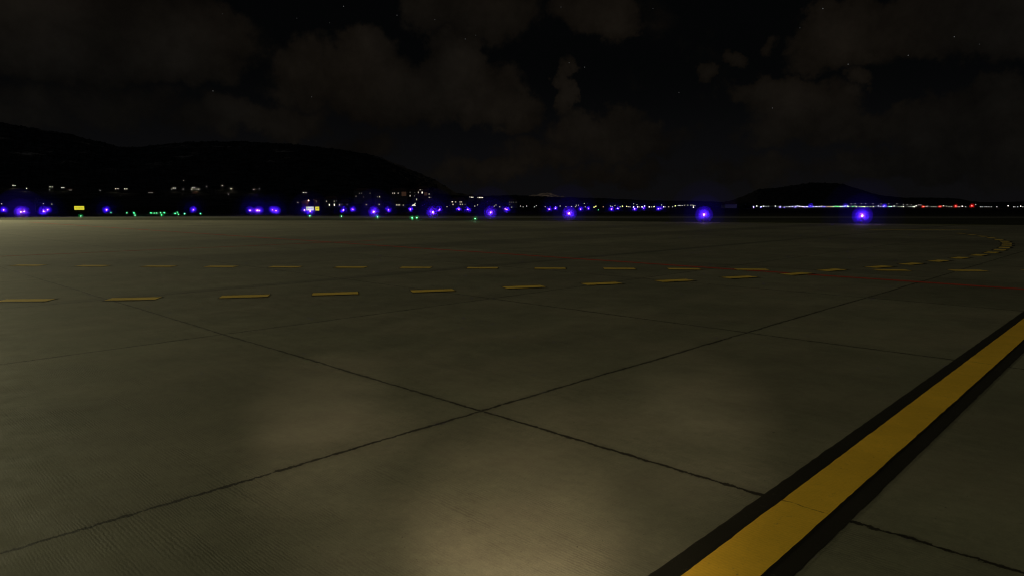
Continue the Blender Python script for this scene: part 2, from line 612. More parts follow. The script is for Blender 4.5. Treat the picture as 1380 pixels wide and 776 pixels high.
ribbon("far_stop_line", [(30.5, 58.2), (38.5, 57.6)], [(30.4, 58.75), (38.4, 58.1)], 0.010, YEL2, 30, 0.03, 2)

# ------------------------------------------------------------------ hills
prof = [(-400, 120), (-150, 150), (0, 163), (40, 171), (75, 177), (100, 181), (130, 189), (165, 198), (190, 199), (230, 194), (285, 191), (330, 191),
        (370, 193), (420, 197), (470, 203), (510, 211), (550, 227), (590, 245), (615, 260), (640, 265), (690, 263.5), (720, 265), (790, 267),
        (840, 269), (880, 271), (930, 271), (975, 273), (985, 271), (1005, 263), (1020, 256), (1050, 253), (1075, 249), (1090, 247),
        (1125, 247), (1150, 253), (1175, 261), (1195, 265), (1220, 267), (1260, 267), (1290, 268), (1310, 272), (1330, 273), (1380, 272),
        (1530, 268), (1800, 262)]
Y0, Y1 = 850.0, 2600.0


def ridge(uu):
    for (a, b), (c, d) in zip(prof, prof[1:]):
        if a <= uu <= c:
            f = (uu - a) / (c - a)
            return b + (d - b) * f
    return 270


def hill_h(uu, Y):
    tt = max(0.0, (Y - Y0) / (Y1 - Y0))
    ry = ridge(uu)
    zr = CAMH + ray(uu, ry)[1] * Y1
    X = (uu - CX) / 929.6 * Y
    if tt <= 1:
        s = tt ** 1.35
    else:
        s = max(0.0, 1 - (tt - 1) * 0.5)
    n = noise.fractal(Vector((X / 420, Y / 420, 3.1)), 0.9, 2.1, 5)
    n2 = noise.fractal(Vector((X / 45, Y / 90, 8.1)), 0.7, 2.1, 4)
    n3 = noise.fractal(Vector((X / 16, Y / 60, 2.1)), 0.5, 2.2, 3)
    return max(-3.0, zr * s * (1 + 0.16 * n * (1 - min(tt, 1) ** 3)) + (n2 * 3.4 + max(0.0, n3) * 5.0) * min(1, tt * 2.2) * min(1.0, zr / 110 + .12) - (1.0 if tt <= 0 else 0))


m, t = newmat("hill_scrub_and_rock")
p = t.n('ShaderNodeBsdfPrincipled')
co = t.n('ShaderNodeTexCoord').outputs['Object']
rk = t.mr(t.noise(co, 0.0055, 9, 0.72), 0.56, 0.66)
sepz = t.n('ShaderNodeSeparateXYZ')
t.put(sepz.inputs[0], co)
hh = t.mr(sepz.outputs[2], 60, 150)
scr = t.mix(t.mr(t.noise(co, 0.03, 6, 0.7), 0.4, 0.6), (0.012, 0.016, 0.012, 1), (0.05, 0.05, 0.045, 1))
t.put(p.inputs['Base Color'], t.mix(t.math('MULTIPLY', rk, hh), scr, (0.36, 0.30, 0.24, 1)))
p.inputs['Roughness'].default_value = 0.95
p.inputs['Specular IOR Level'].default_value = 0.05
t.out(p.outputs[0])
HILL = m
bm = bmesh.new()
US = [x * 1.0 for x in range(-200, 1621)]
YS = [Y0 - 5] + [Y0 + (Y1 - Y0) * (i / 34) for i in range(1, 35)] + [Y1 + 350, Y1 + 900]
grid = []
for Y in YS:
    row = []
    for uu in US:
        row.append(bm.verts.new(((uu - CX) / 929.6 * Y, Y, hill_h(uu, Y))))
    grid.append(row)
for i in range(len(YS) - 1):
    for j in range(len(US) - 1):
        bm.faces.new((grid[i][j], grid[i][j + 1], grid[i + 1][j + 1], grid[i + 1][j]))
structure(obj("hills", bm, HILL, smooth=True))


def on_hill(x, y):
    a, b = ray(x, y)
    Y = Y0
    while Y < Y1:
        if CAMH + b * Y <= hill_h(CX + a * 929.6, Y):
            return Vector((a * Y, Y, hill_h(CX + a * 929.6, Y)))
        Y += 8
    Y = Y1 - 20
    return Vector((a * Y, Y, hill_h(CX + a * 929.6, Y)))


# rocky mound far behind the trees
ROCK = surf("pale_rock", (0.42, 0.35, 0.28), 0.95, var=0.75, scale=0.02)
bm = bmesh.new()
mp = [(690, 276), (700, 268), (708, 265.5), (716, 263), (722, 262), (730, 260.5), (737, 259.5), (744, 261), (752, 263), (760, 265), (768, 267), (785, 274)]
rows = []
for j in range(9):
    fy = j / 8
    row = []
    for i in range(73):
        uu = 688 + 98 * i / 72
        yy = 274
        for (a, b), (c, d) in zip(mp, mp[1:]):
            if a <= uu <= c:
                yy = b + (d - b) * (uu - a) / (c - a)
        Y = 4300 + fy * 500
        zt = (CAMH + ray(uu, yy)[1] * 4800) * (fy ** 0.8) * 0.98
        zt += noise.fractal(Vector((uu / 6, fy * 5, 0)), 0.8, 2.1, 5) * 7 * fy
        row.append(bm.verts.new(((uu - CX) / 929.6 * Y, Y, max(-2, zt))))
    rows.append(row)
for j in range(8):
    for i in range(72):
        bm.faces.new((rows[j][i], rows[j][i + 1], rows[j + 1][i + 1], rows[j + 1][i]))
structure(obj("rocky_hill", bm, ROCK))

# ------------------------------------------------------------------ wooded belt beyond the airfield: one dark mass
LEAF = surf("dark_leaves", (0.018, 0.024, 0.016), 0.9, var=0.5, scale=0.3)
rnd = random.Random(3)
tb = bmesh.new()
bmesh.ops.create_icosphere(tb, subdivisions=1, radius=1.0)
tb.verts.ensure_lookup_table()
BV = [v.co.copy() for v in tb.verts]
BF = [[v.index for v in f.verts] for f in tb.faces]
tb.free()
tv, tf = [], []
for i in range(900):
    uu = rnd.uniform(560, 1010)
    Y = rnd.uniform(760, 845)
    top = 271.5 if uu < 700 else (272.5 if uu < 860 else 275)
    h = (HZ - top) * Y / 929 + 2 + rnd.uniform(-3.0, 1.0)
    X = (uu - CX) / 929.6 * Y
    b0 = len(tv)
    for z, r in ((-0.2, .3), (h * .5, .15)):
        for k in range(4):
            tv.append(Vector((X + r * math.cos(k * PI / 2), Y + r * math.sin(k * PI / 2), z)))
    for k in range(4):
        tf.append([b0 + k, b0 + (k + 1) % 4, b0 + 4 + (k + 1) % 4, b0 + 4 + k])
    for k in range(6):
        a = rnd.uniform(0, 2 * PI)
        rr = rnd.uniform(0, 2.2)
        r = rnd.uniform(1.0, 2.4)
        c = Vector((X + math.cos(a) * rr, Y + math.sin(a) * rr, max(r * .6, h * rnd.uniform(0.35, 1.0) - r * .5)))
        sz = rnd.uniform(.6, 1)
        b0 = len(tv)
        for q in BV:
            w = Vector((q.x * r, q.y * r, q.z * r * sz)) + c
            tv.append(w + noise.noise_vector(w * 0.9) * .5)
        for f in BF:
            tf.append([b0 + q for q in f])
tm = bpy.data.meshes.new("treeline")
tm.from_pydata(tv, [], tf)
tm.materials.append(LEAF)
o = bpy.data.objects.new("treeline", tm)
col.objects.link(o)
o['kind'] = 'stuff'
o['label'] = "dark wooded belt along the horizon behind the airfield lights"

# ------------------------------------------------------------------ lamps
STEEL = surf("painted_steel", (0.20, 0.20, 0.19), 0.5, 0.2)
DARK = surf("dark_metal", (0.05, 0.05, 0.05), 0.6)
BLUE_E = dome("blue_lamp_light", (0.62, 0.34, 1.0), 9)
GREEN_E = dome("green_lamp_light", (0.25, 0.75, 0.42), 5)
BLUE_M = [(3.9, halo_volume("thinnest_blue_halo_shell", (0.05, 0.01, 1.0), 0.006)), (2.3, halo_volume("thin_blue_halo_shell", (0.05, 0.01, 1.0), 0.022)), (1.0, halo_volume("blue_halo_shell", (0.05, 0.008, 1.0), 0.58)), (0.66, halo_volume("denser_blue_halo_shell", (0.08, 0.02, 1.0), 0.9)),
          (0.36, halo_volume("dense_blue_halo_shell", (0.24, 0.08, 1.0), 1.0))]  # nested scattering balls added to make the lamp's bloom
GREEN_M = [(1.0, halo_volume("green_halo_shell", (0.02, 1.0, 0.25), 0.14)), (0.55, halo_volume("denser_green_halo_shell", (0.05, 1.0, 0.35), 0.3))]


def bulb(name, e, c, r):
    l = bpy.data.lights.new(name, 'POINT')
    l.energy = e
    l.color = c
    l.shadow_soft_size = r
    return l


BLUE_L = bulb("blue_bulb", 250, (0.09, 0.04, 1.0), 0.05)
GREEN_L = bulb("green_bulb", 17, (0.2, 1.0, 0.45), 0.03)
RED_L = bulb("red_bulb", 300, (1.0, 0.12, 0.10), 0.1)
BLUE_L2 = bulb("small_blue_bulb", 520, (0.1, 0.04, 1.0), 0.1)


def light_child(l, parent, z):
    o = bpy.data.objects.new(l.name, l)
    col.objects.link(o)
    o.parent = parent
    o.location = (0, 0, z)


def make_lamp(name, label, cat, hgt, rb, R, em, mi, li, loc, group):
    tn = thing(name, label, cat, loc, 0, group)
    bm = bmesh.new()
    add_cone(bm, (0, 0, 0), (0, 0, 0.03), 0.11, 0.10, 12)
    add_cone(bm, (0, 0, 0.03), (0, 0, hgt - rb * 1.1), 0.022, 0.022, 8)
    add_cone(bm, (0, 0, hgt - rb * 1.9), (0, 0, hgt - rb * 1.05), 0.045, 0.075, 10)
    obj("stake", bm, STEEL, tn)
    bm = bmesh.new()
    add_ball(bm, (0, 0, 0), rb, 1)
    obj("lamp_globe", bm, em, tn, True, (0, 0, hgt))
    light_child(li, tn, hgt)
    for k, mm in mi:
        bm = bmesh.new()
        add_ball(bm, (0, 0, 0), R * k, 3)
        obj("halo", bm, mm, tn, True, (0, 0, hgt))
    return tn


# (x, y, label) of the blue taxiway edge lamps; y gives their distance
ZB = 0.95
blue = [
    (5, 283.5, "blue taxiway edge lamp, leftmost of all the blue lamps"),
    (28, 286.0, "big blue lamp, left one of the overlapping pair beside the leftmost lamp"),
    (32.6, 285.3, "blue lamp, right one of the overlapping pair beside the leftmost lamp"),
    (58.8, 285.5, "large blue glowing lamp left of the yellow sign, left lamp of its touching pair"),
    (64.3, 283.2, "small blue lamp touching a larger one, nearest on the left of the yellow sign"),
    (143.5, 283.4, "lone blue lamp just to the right of the yellow sign"),
    (260.3, 283.2, "lone blue lamp above the right end of the cluster of green lamps"),
    (337, 284.0, "leftmost blue lamp of the tight group of five left of the white sign"),
    (346.5, 284.0, "second blue lamp of the tight group of five left of the white sign"),
    (349.5, 284.3, "third blue lamp of the tight group of five, touching the second"),
    (367, 283.4, "fourth blue lamp of the tight group of five left of the white sign"),
    (372, 284.4, "fifth and rightmost blue lamp of the tight group left of the white sign"),
    (410.3, 283.5, "blue lamp glowing at the left end of the white sign"),
    (418, 285.0, "blue lamp glowing in front of the white panel of the sign"),
    (462.7, 283.4, "blue lamp right of the white and yellow sign, first after it"),
    (475.7, 282.4, "smaller blue lamp, second to the right of the white and yellow sign"),
    (504, 286.0, "large blue lamp left below the town, with a green lamp at its foot"),
    (523.6, 283.3, "mid sized blue lamp just right of the large one below the lit town"),
    (553.2, 282.4, "small blue lamp directly left below the lit white gable"),
    (583, 286.5, "large blue lamp below the right side of the town, with a small one touching it"),
    (592, 283.1, "small blue lamp touching the upper right of a large blue lamp below the town"),
    (618.3, 282.3, "left of the two small blue lamps below the ridge of lit windows"),
    (630.6, 283.0, "right of the two small blue lamps below the ridge of lit windows"),
    (661, 287.0, "large lone blue lamp left of picture centre below the dark ridge"),
    (680.8, 282.2, "small blue lamp of a merged pair right of a large lone lamp, left one"),
    (683.2, 282.9, "small blue lamp of a merged pair right of a large lone lamp, right one"),
    (740.2, 282.4, "small blue lamp, first of two left of the large lamp below the rocky hill"),
    (748.7, 281.5, "small blue lamp, second of two left of the large lamp below the rocky hill"),
    (767.2, 288.0, "large blue lamp with rays of light just right of the picture centre"),
    (782.6, 282.3, "small blue lamp, first to the right of the large central lamp"),
    (792.9, 281.4, "small blue lamp, second to the right of the large central lamp"),
    (824, 282.2, "small blue lamp, first in the run of white lights right of the centre"),
    (832.6, 281.4, "small blue lamp, second in the run of white lights right of the centre"),
    (855.3, 282.1, "small blue lamp, third in the run of white lights right of the centre"),
    (867.6, 281.2, "small blue lamp, fourth in the run of white lights right of the centre"),
    (887, 281.9, "left lamp of the last small blue pair before the very large blue lamp"),
    (890.6, 281.1, "right lamp of the last small blue pair before the very large blue lamp"),
    (948.7, 289.8, "very large blue lamp standing alone left of the low hump of hill"),
    (1162, 291.0, "largest blue lamp, nearest on the right under the long row of lights"),
]
GB = "blue taxiway edge lamps"
proto = None
for x, y, lab in blue:
    P = onz(x, y, ZB)
    P.z = 0.0
    if proto is None:
        proto = make_lamp("taxiway_edge_lamp", lab, "taxiway lamp", ZB, 0.085, 1.08, BLUE_E, BLUE_M, BLUE_L, P, GB)
    else:
        copy_thing(proto, P, lab, GB)

green = [
    (109, 291.6, "green lamp alone below the yellow sign"),
    (149.5, 287.2, "faint green lamp just right below the lone blue lamp by the yellow sign"),
    (171, 287.3, "small green lamp, leftmost of three on the left of the green cluster"),
    (180.6, 287.4, "small green lamp, upper of the close pair left of the green cluster"),
    (182, 290.5, "small green lamp, lower of the close pair left of the green cluster"),
    (203.5, 287.5, "green lamp, first from the left in the dense green row"),
    (207.6, 287.6, "green lamp, second from the left in the dense green row"),
    (211.3, 287.6, "green lamp, third from the left in the dense green row"),
    (216.4, 287.0, "green lamp, fourth from the left in the dense green row"),
    (217.8, 290.0, "green lamp dropped below the dense green row"),
    (221.2, 287.2, "brightest green lamp, last of the dense green row"),
    (236, 288.0, "bright green lamp, left of the close trio after the dense row"),
    (239, 286.4, "tiny green lamp, top of the close trio after the dense row"),
    (240.2, 289.3, "green lamp, lower right of the close trio after the dense row"),
    (249, 288.4, "bright large green lamp standing alone left of the lone blue lamp"),
    (270.3, 288.6, "green lamp below right of the lone blue lamp"),
    (417.6, 291.4, "blue green lamp under the white sign"),
    (460, 291.8, "green lamp under the first blue lamp right of the sign"),
    (509, 292.8, "green lamp at the foot of the large blue lamp below the town"),
    (555.3, 293.9, "left of two green lamps on the dark edge of the concrete below the lit gable"),
    (561.8, 293.9, "right of two green lamps on the dark edge of the concrete below the lit gable"),
    (640.3, 295.2, "small green lamp nearest the picture centre at the edge of the concrete"),
    (806.4, 283.4, "faint green lamp far off right of the small blue lamps at centre"),
]
GG = "green taxiway lamps"
proto = None
for x, y, lab in green:
    P = onz(x, y, 0.30)
    P.z = 0.0
    if proto is None:
        proto = make_lamp("green_taxiway_lamp", lab, "taxiway lamp", 0.30, 0.055, 0.42, GREEN_E, GREEN_M, GREEN_L, P, GG)
    else:
        copy_thing(proto, P, lab, GG)

# far row of lamps across the field
FAR = {}


def far_kind(key, c, s, r, halo=None, li=None):
    FAR[key] = (dome("lamp_light_" + key, c, s) if halo else glow("lamp_light_" + key, c, s), r, halo, li)


RED_M = halo_volume("red_halo_shell", (1.0, 0.03, 0.03), 0.16)  # scattering ball added for the glow round far lamps
BLUE_M2 = halo_volume("far_blue_halo_shell", (0.12, 0.05, 1.0), 0.16)
far_kind('white', (1.0, 0.97, 0.88), 6, 0.34)
far_kind('dim', (1.0, 0.95, 0.85), 1.5, 0.27)
far_kind('bar', (0.95, 0.97, 0.95), 1.1, 0.36)
far_kind('violet', (0.50, 0.42, 1.0), 5, 0.42)
far_kind('blue', (0.35, 0.2, 1.0), 4, 0.30, BLUE_M2, BLUE_L2)
far_kind('green', (0.2, 1.0, 0.4), 3.0, 0.45)
far_kind('red', (1.0, 0.30, 0.26), 2.5, 0.40, RED_M, RED_L)
far_kind('amber', (1.0, 0.55, 0.35), 0.9, 0.36)
far_kind('yellow', (1.0, 0.95, 0.35), 2.6, 0.42)
protos = {}
LABEL = {
    'white': "bright white lamp on a post in the long row of lights below the low hill",
    'dim': "faint white lamp on a short post among the far row of lights",
    'bar': "dim white lamp on a short post, close beside others like it in the far row",
    'violet': "bluish white lamp on a short post in the long row under the low hill",
    'blue': "tiny blue lamp on a short post in the long row under the low hill",
    'green': "green lamp on a short post in the long row under the low hill",
    'red': "glowing red lamp on a post in the long row of lights at the right",
    'amber': "dull orange red lamp on a short post in the long row under the low hill",
    'yellow': "yellowish lamp on a short post among the far row of lights",
}


def far_lamp(x, y, key, D=None, lab=None, group=None, br=None):
    D = D or 620.0
    P = at(x, y, D)
    g = Vector((P.x, P.y, 0.0))
    mat, r, halo, li = FAR[key]
    hh = max(0.5, P.z)
    kk = (key, round(hh * 5))
    lb = lab or LABEL[key]
    gp = group or ("%s lamps in the far row" % key if key != 'bar' else "dim white lamps in the far row")
    if kk in protos:
        return copy_thing(protos[kk], g, lb, gp)
    tn = thing("airfield_lamp", lb, "airfield lamp", g, 0, gp)
    bm = bmesh.new()
    add_cone(bm, (0, 0, 0), (0, 0, hh - r * .9), 0.07, 0.05, 6)
    obj("post", bm, DARK, tn)
    bm = bmesh.new()
    add_ball(bm, (0, 0, 0), r, 1)
    obj("lamp_globe", bm, mat, tn, True, (0, 0, hh))
    if halo:
        light_child(li, tn, hh)
        bm = bmesh.new()
        add_ball(bm, (0, 0, 0), min(2.6, hh * 1.1), 2)
        obj("halo", bm, halo, tn, True, (0, 0, hh))
    protos[kk] = tn
    return tn


row = """1015.6 278.9 violet|1020 278.1 white|1025.7 279 white|1029.3 278.3 white|1032.4 279 dim|1035.7 278.3 dim|1045 278 white|1050 279 bar|1051.8 278.6 violet|
1057.6 279 dim|1060.4 279 dim|1064.1 278.9 white|1066 278.9 bar|1068.1 278.7 violet|1072.5 279 violet|1074.5 277.5 white|1077.4 278.4 white|1079.3 278.7 bar|
1081.2 278.8 white|1083.3 278.8 violet|1087.7 278.8 white|1092.4 277.7 blue|1096 279.2 violet|1099 278.8 bar|1015.6 281 blue|1025.4 281.2 blue|1051.2 280.7 blue|
1056.9 280.7 blue|1071.4 280.9 blue|1084.4 280.3 blue|1100.6 278.8 white|1104.3 278.8 white|1107.2 278.1 white|1110.9 279.2 blue|1114.5 279 amber|1116.5 279 amber|
1118.5 279 amber|1120.5 279 amber|1122.8 278.8 white|1126 278 green|1129.3 278.6 green|1133 278.9 white|1135 278.8 violet|1137.7 278.6 violet|1139.5 277.8 blue|
1142 277.9 white|1143.5 278.9 white|1149.3 278.8 green|1152.2 277.5 dim|1154 278.9 white|1158.7 278.9 bar|1160.4 278.9 bar|1162.1 278.9 bar|1163.8 278.9 bar|
1165.2 278.9 white|1168.8 278.9 dim|1173.2 278.8 bar|1177.2 278.9 white|1183.7 278 violet|1187 279 bar|1190.6 278.6 violet|1192 277.8 blue|1197 279 bar|1199.4 279 green|
1147 275.2 dim|1152.5 275 dim|1160.7 274.8 dim|1166.7 274.8 dim|1176.6 275 dim|1187.5 275.2 dim|1197.8 275.2 dim|1201.4 279 violet|1204.9 277.9 white|1211.6 279 dim|
1214.7 279 bar|1217.4 279 white|1208.7 275.4 dim|1217.4 276 dim|1225 279 dim|1227.5 279 dim|1231.9 279.3 white|1229.8 279 bar|1234.6 277.8 white|1238.2 276.5 dim|
1241.2 276.8 dim|1228.3 276.3 dim|1222.6 276 dim|1244.2 279 red|1248.2 279 bar|1250 278.2 bar|1255.7 278.9 bar|1258.3 279.2 dim|1261.2 279.2 dim|1266.7 278.7 red|
1271.6 277.7 white|1275.4 278.4 dim|1279 279.2 bar|1282.5 279 bar|1288 278.2 red|1291.3 279.2 dim|1293.4 279.2 dim|1296.7 278.3 white|1301.4 279.2 bar|1309.7 277.8 red|
1315 276.3 dim|1321.3 279.2 bar|1323.5 279.2 bar|1327.5 279.2 dim|1329.8 279.2 dim|1332.7 279.2 dim|1336 279.2 dim|1343.4 279.2 bar|1358.6 277.7 white|
1366 279.2 bar|1367.8 279.2 dim|1371.5 279.2 bar|1375.6 278.2 white|1378.5 279.2 dim"""
reds = {1244.2: "pinkish red lamp, leftmost of the four red lamps in the far row",
        1266.7: "glowing red lamp, second from the left of the four red lamps in the far row",
        1288: "glowing red lamp, third from the left of the four red lamps in the far row",
        1309.7: "glowing red lamp, rightmost of the four red lamps in the far row"}
for it in row.replace("\n", "").split("|"):
    x, y, k = it.split()
    far_lamp(float(x), float(y), k, lab=reds.get(float(x)))
crow = """639.9 278.2 bar|643.7 276.8 dim|689.7 279.6 dim|701.5 278.2 bar|705 279.2 dim|709.7 278.2 bar|720.2 279.4 bar|722.8 277.3 dim|734.7 279.4 dim|748.8 279.4 dim|
754.9 278.2 bar|762.8 279 dim|770.3 278.5 bar|775.9 279.4 dim|776.7 277 dim|779.6 277 dim|787.4 274.5 dim|788.7 279.2 dim|800.6 279.6 yellow|803 278.4 yellow|813 279.2 amber|
822.8 278.2 bar|825 278.7 bar|828.7 277.6 dim|835.7 279.4 bar|838.9 278.2 yellow|844.4 278.6 yellow|846.7 279 bar|849 279.2 dim|854 275.3 dim|853.9 279.4 white|
858.5 276.5 dim|859.4 279.4 white|861.5 279.5 amber|865.2 279.4 white|868.7 278.2 violet|875 279.3 white|878 279.3 dim|881.8 278.8 yellow|880.5 279.4 bar|891.5 276.6 dim|894.2 279.4 violet|
896.4 279.4 dim|901.2 279.4 dim|906.4 279.4 bar|910 278 yellow|914 277.3 dim|915.8 277.3 dim|917.6 277.3 dim|919.5 277.3 dim|922.6 277.2 dim|927 277.2 dim|931 277.2 dim|932.8 277.2 dim|
934.6 277.4 dim|936.5 277.6 dim|934.4 279.6 white|602.4 279 dim|666 278.4 dim|668.4 276.6 dim|673.5 279.2 dim"""
for it in crow.replace("\n", "").split("|"):
    x, y, k = it.split()
    lb = {'dim': "faint white lamp before the dark trees between the town and the right hand gap",
          'bar': "dim white lamp before the dark trees near the picture centre",
          'white': "bright white lamp in the short run of lights right of centre",
          'yellow': "yellowish lamp in the short run of lights right of centre",
          'amber': "dull red lamp in the short run of lights right of centre",
          'violet': "bluish white lamp in the short run of lights right of centre"}[k].replace("right hand gap", "large blue lamp")
    far_lamp(float(x), float(y), k, 600.0, lb, "lamps before the dark trees, " + k)

# ------------------------------------------------------------------ hillside street lamps
HL = {'b': glow("street_lamp_light", (1.0, 0.88, 0.68), 6), 'm': glow("dim_street_lamp_light", (1.0, 0.93, 0.80), 1.6), 'o': glow("orange_street_lamp_light", (1.0, 0.62, 0.30), 26)}
hl = [(17.5, 250.3, 'b', 'a'), (20.3, 250.3, 'b', 'a'), (35.8, 254.3, 'b', 0), (67.4, 252.2, 'b', 'b'), (70.4, 252.4, 'b', 'b'), (66.8, 256.3, 'm', 0),
      (83.4, 253.2, 'b', 'c'), (86.2, 253.2, 'b', 'c'), (155.8, 255, 'b', 'd'), (159, 255, 'b', 'd'), (168, 255, 'b', 'e'), (171, 255, 'b', 'e'),
      (233.4, 254, 'b', 'f'), (236, 254, 'b', 'f'), (231, 255.4, 'm', 0), (246.7, 255.3, 'm', 0), (259.5, 253.4, 'b', 'g'), (262, 253.4, 'b', 'g'),
      (258, 255.6, 'b', 0), (264.3, 255.6, 'm', 0), (267.6, 255.5, 'b', 0), (247.5, 244, 'm', 0), (278.6, 252, 'm', 0), (299.7, 250.5, 'b', 0),
      (311, 255, 'b', 0), (312.4, 255, 'b', 0), (307.8, 262.2, 'm', 0), (342, 256, 'b', 0), (349.8, 255, 'm', 0), (408.7, 260, 'b', 'h'), (412.4, 259.9, 'b', 'h'),
      (416.4, 270.6, 'o', 0), (135, 257, 'm', 0), (3.5, 275.2, 'm', 0), (71, 275.6, 'm', 0), (59.6, 275, 'm', 0), (402, 273.4, 'm', 0)]
hlab = {(17.5): "left lamp of the uppermost bright pair on the hillside, farthest left", 20.3: "right lamp of the farthest left bright pair on the hillside",
        35.8: "single white lamp right of the first pair of lamps on the hillside", 67.4: "left lamp of the second bright pair on the hillside",
        70.4: "right lamp of the second bright pair on the hillside", 66.8: "dim lamp just below the second bright pair on the hillside",
        83.4: "left lamp of the third bright pair on the hillside", 86.2: "right lamp of the third bright pair on the hillside",
        155.8: "left lamp of the first of two close pairs on the hillside above the green lamps", 159: "right lamp of the first of two close pairs on the hillside",
        168: "left lamp of the second of two close pairs on the hillside", 171: "right lamp of the second of two close pairs on the hillside",
        233.4: "left lamp of the pair above the left end of the warm lit cluster", 236: "right lamp of the pair above the left end of the warm lit cluster",
        231: "dim lamp left of the pair at the left end of the warm lit cluster", 246.7: "dim lone lamp midway along the warm lit cluster on the hillside",
        259.5: "left lamp of the top pair in the warm lit cluster", 262: "right lamp of the top pair in the warm lit cluster",
        258: "bright lamp below left of the top pair in the warm lit cluster", 264.3: "dim lamp below right of the top pair in the warm lit cluster",
        267.6: "bright lamp at the right end of the warm lit cluster", 247.5: "faint lamp alone high above the warm lit cluster",
        278.6: "faint lamp between the warm cluster and the next lamps on the right", 299.7: "bright lamp high on the slope, first right of the warm cluster",
        311: "left of two merged bright lamps right of the warm cluster", 312.4: "right of two merged bright lamps right of the warm cluster",
        307.8: "dim lamp below the two merged lamps", 342: "bright lamp above the tight group of five blue lamps", 349.8: "dim lamp above the tight group of five blue lamps",
        408.7: "left lamp of the pair high above the white sign", 412.4: "right lamp of the pair high above the white sign",
        416.4: "orange glowing street lamp directly above the white sign", 135: "very faint lamp on the slope right above the yellow sign",
        3.5: "small dim lamp above the leftmost blue lamp", 71: "small pale lamp right of the bare tree", 59.6: "faint lamp among the twigs of the bare tree",
        402: "faint lamp left of the orange street lamp"}
slp = {}


def street_lamp(P, key, lab):
    k2 = key
    if k2 in slp:
        return copy_thing(slp[k2], P, lab, "street lamps on the hillside")
    tn = thing("street_lamp", lab, "street lamp", P, 0, "street lamps on the hillside")
    bm = bmesh.new()
    add_cone(bm, (0, 0, -3), (0, 0, 7.4), 0.12, 0.07, 6)
    add_cone(bm, (0, 0, 7.4), (0, -1.2, 7.7), 0.06, 0.05, 6)
    obj("pole", bm, DARK, tn)
    bm = bmesh.new()
    add_ball(bm, (0, 0, 0), {'b': 0.45, 'm': 0.42, 'o': 0.42}[key], 1, 0.8)
    obj("lamp_head", bm, HL[key], tn, True, (0, -1.5, 7.4))
    slp[k2] = tn
    return tn


def add_point(name, loc, e, c, r=0.3, kind='POINT'):
    l = bpy.data.lights.new(name, kind)
    l.energy = e
    l.color = c
    if kind != 'AREA':
        l.shadow_soft_size = r
    o = bpy.data.objects.new(name, l)
    col.objects.link(o)
    o.location = loc
    return o


for x, y, k, pr in hl:
    if y > 268:
        P = at(x, y, 830.0)
        P.z -= 7.4
        if k != 'o' and P.z > -7.3:
            pass
        P.z = max(P.z, -3)
        P.z = at(x, y, 830.0).z - 7.4
    else:
        P = on_hill(x, y + 5.0)
        q = at(x, y, P.y - 1.5)
        P = Vector((q.x, P.y, q.z - 7.4))
    street_lamp(P, k, hlab[x])
    if k == 'o' or (k == 'b' and x in (17.5, 35.8, 70.4, 86.2, 155.8, 168, 236, 259.5, 267.6, 299.7, 312.4, 342)):
        add_point("street_lamp_light", (P.x, P.y - 4.0, P.z + 6.0), 300 if k == 'b' else 160, (1.0, 0.85, 0.6) if k == 'b' else (1.0, 0.45, 0.15), 0.5)

# ------------------------------------------------------------------ houses and blocks with lit windows
WALLM = surf("rendered_wall", (0.12, 0.105, 0.095), 0.9, var=0.25, scale=0.2)
BRK = surf("reddish_wall", (0.17, 0.08, 0.055), 0.9, var=0.25, scale=0.2)
ROOFM = surf("dark_roof_tiles", (0.10, 0.05, 0.035), 0.9, var=0.3, scale=0.5)
WINS = [glow("bright_window", (1.0, 0.90, 0.72), 1.4), glow("lit_window", (1.0, 0.88, 0.70), 0.48), glow("dim_window_and_streak", (1.0, 0.88, 0.72), 0.13),
        glow("brown_wall_glow", (0.9, 0.45, 0.28), 0.035)]  # brown wall patches glow: their light is put in as emission


def building(label, x0, x1, ytop, wins, D, wall=None, roof=True, group="town buildings with lit windows", gable=False, depth=12.0):
    a = at((x0 + x1) / 2, HZ, D)
    half = (x1 - x0) / 2 * D / 929.6
    top = at((x0 + x1) / 2, ytop, D).z
    hh = hill_h((x0 + x1) / 2, D) if D > Y0 else 0.0
    base = min(hh, hill_h((x0 + x1) / 2, D + depth) if D > Y0 else 0.0) - (4 if D > Y0 else 0)
    base = min(base, top - 4)
    tn = thing("town_building", label, "building", (a.x, D, base), 0, group)
    H = top - base
    bm = bmesh.new()
    add_box(bm, (0, depth / 2, H / 2), (2 * half, depth, H))
    obj("wall", bm, wall or WALLM, tn)
    bm = bmesh.new()
    o_ = 0.5
    z0 = H + 0.01
    zr = H + min(3.5, half * 0.5)
    vv = [bm.verts.new(q) for q in ((-half - o_, -o_, z0), (half + o_, -o_, z0), (half + o_, depth + o_, z0), (-half - o_, depth + o_, z0),
                                    (-half * .6, depth / 2, zr), (half * .6, depth / 2, zr))]
    for f in ((0, 1, 5, 4), (1, 2, 5), (2, 3, 4, 5), (3, 0, 4), (3, 2, 1, 0)):
        bm.faces.new([vv[i] for i in f])
    obj("roof", bm, ROOFM, tn)
    for (wx, wy, ww, wh, kk) in wins:
        q = at(wx, wy, D)
        bm = bmesh.new()
        s = D / 929.6
        add_box(bm, (q.x - a.x, -0.03, q.z - base), (ww * s, 0.12, wh * s))
        obj("window" if kk < 3 else "glow_panel", bm, WINS[kk], tn)
    return tn


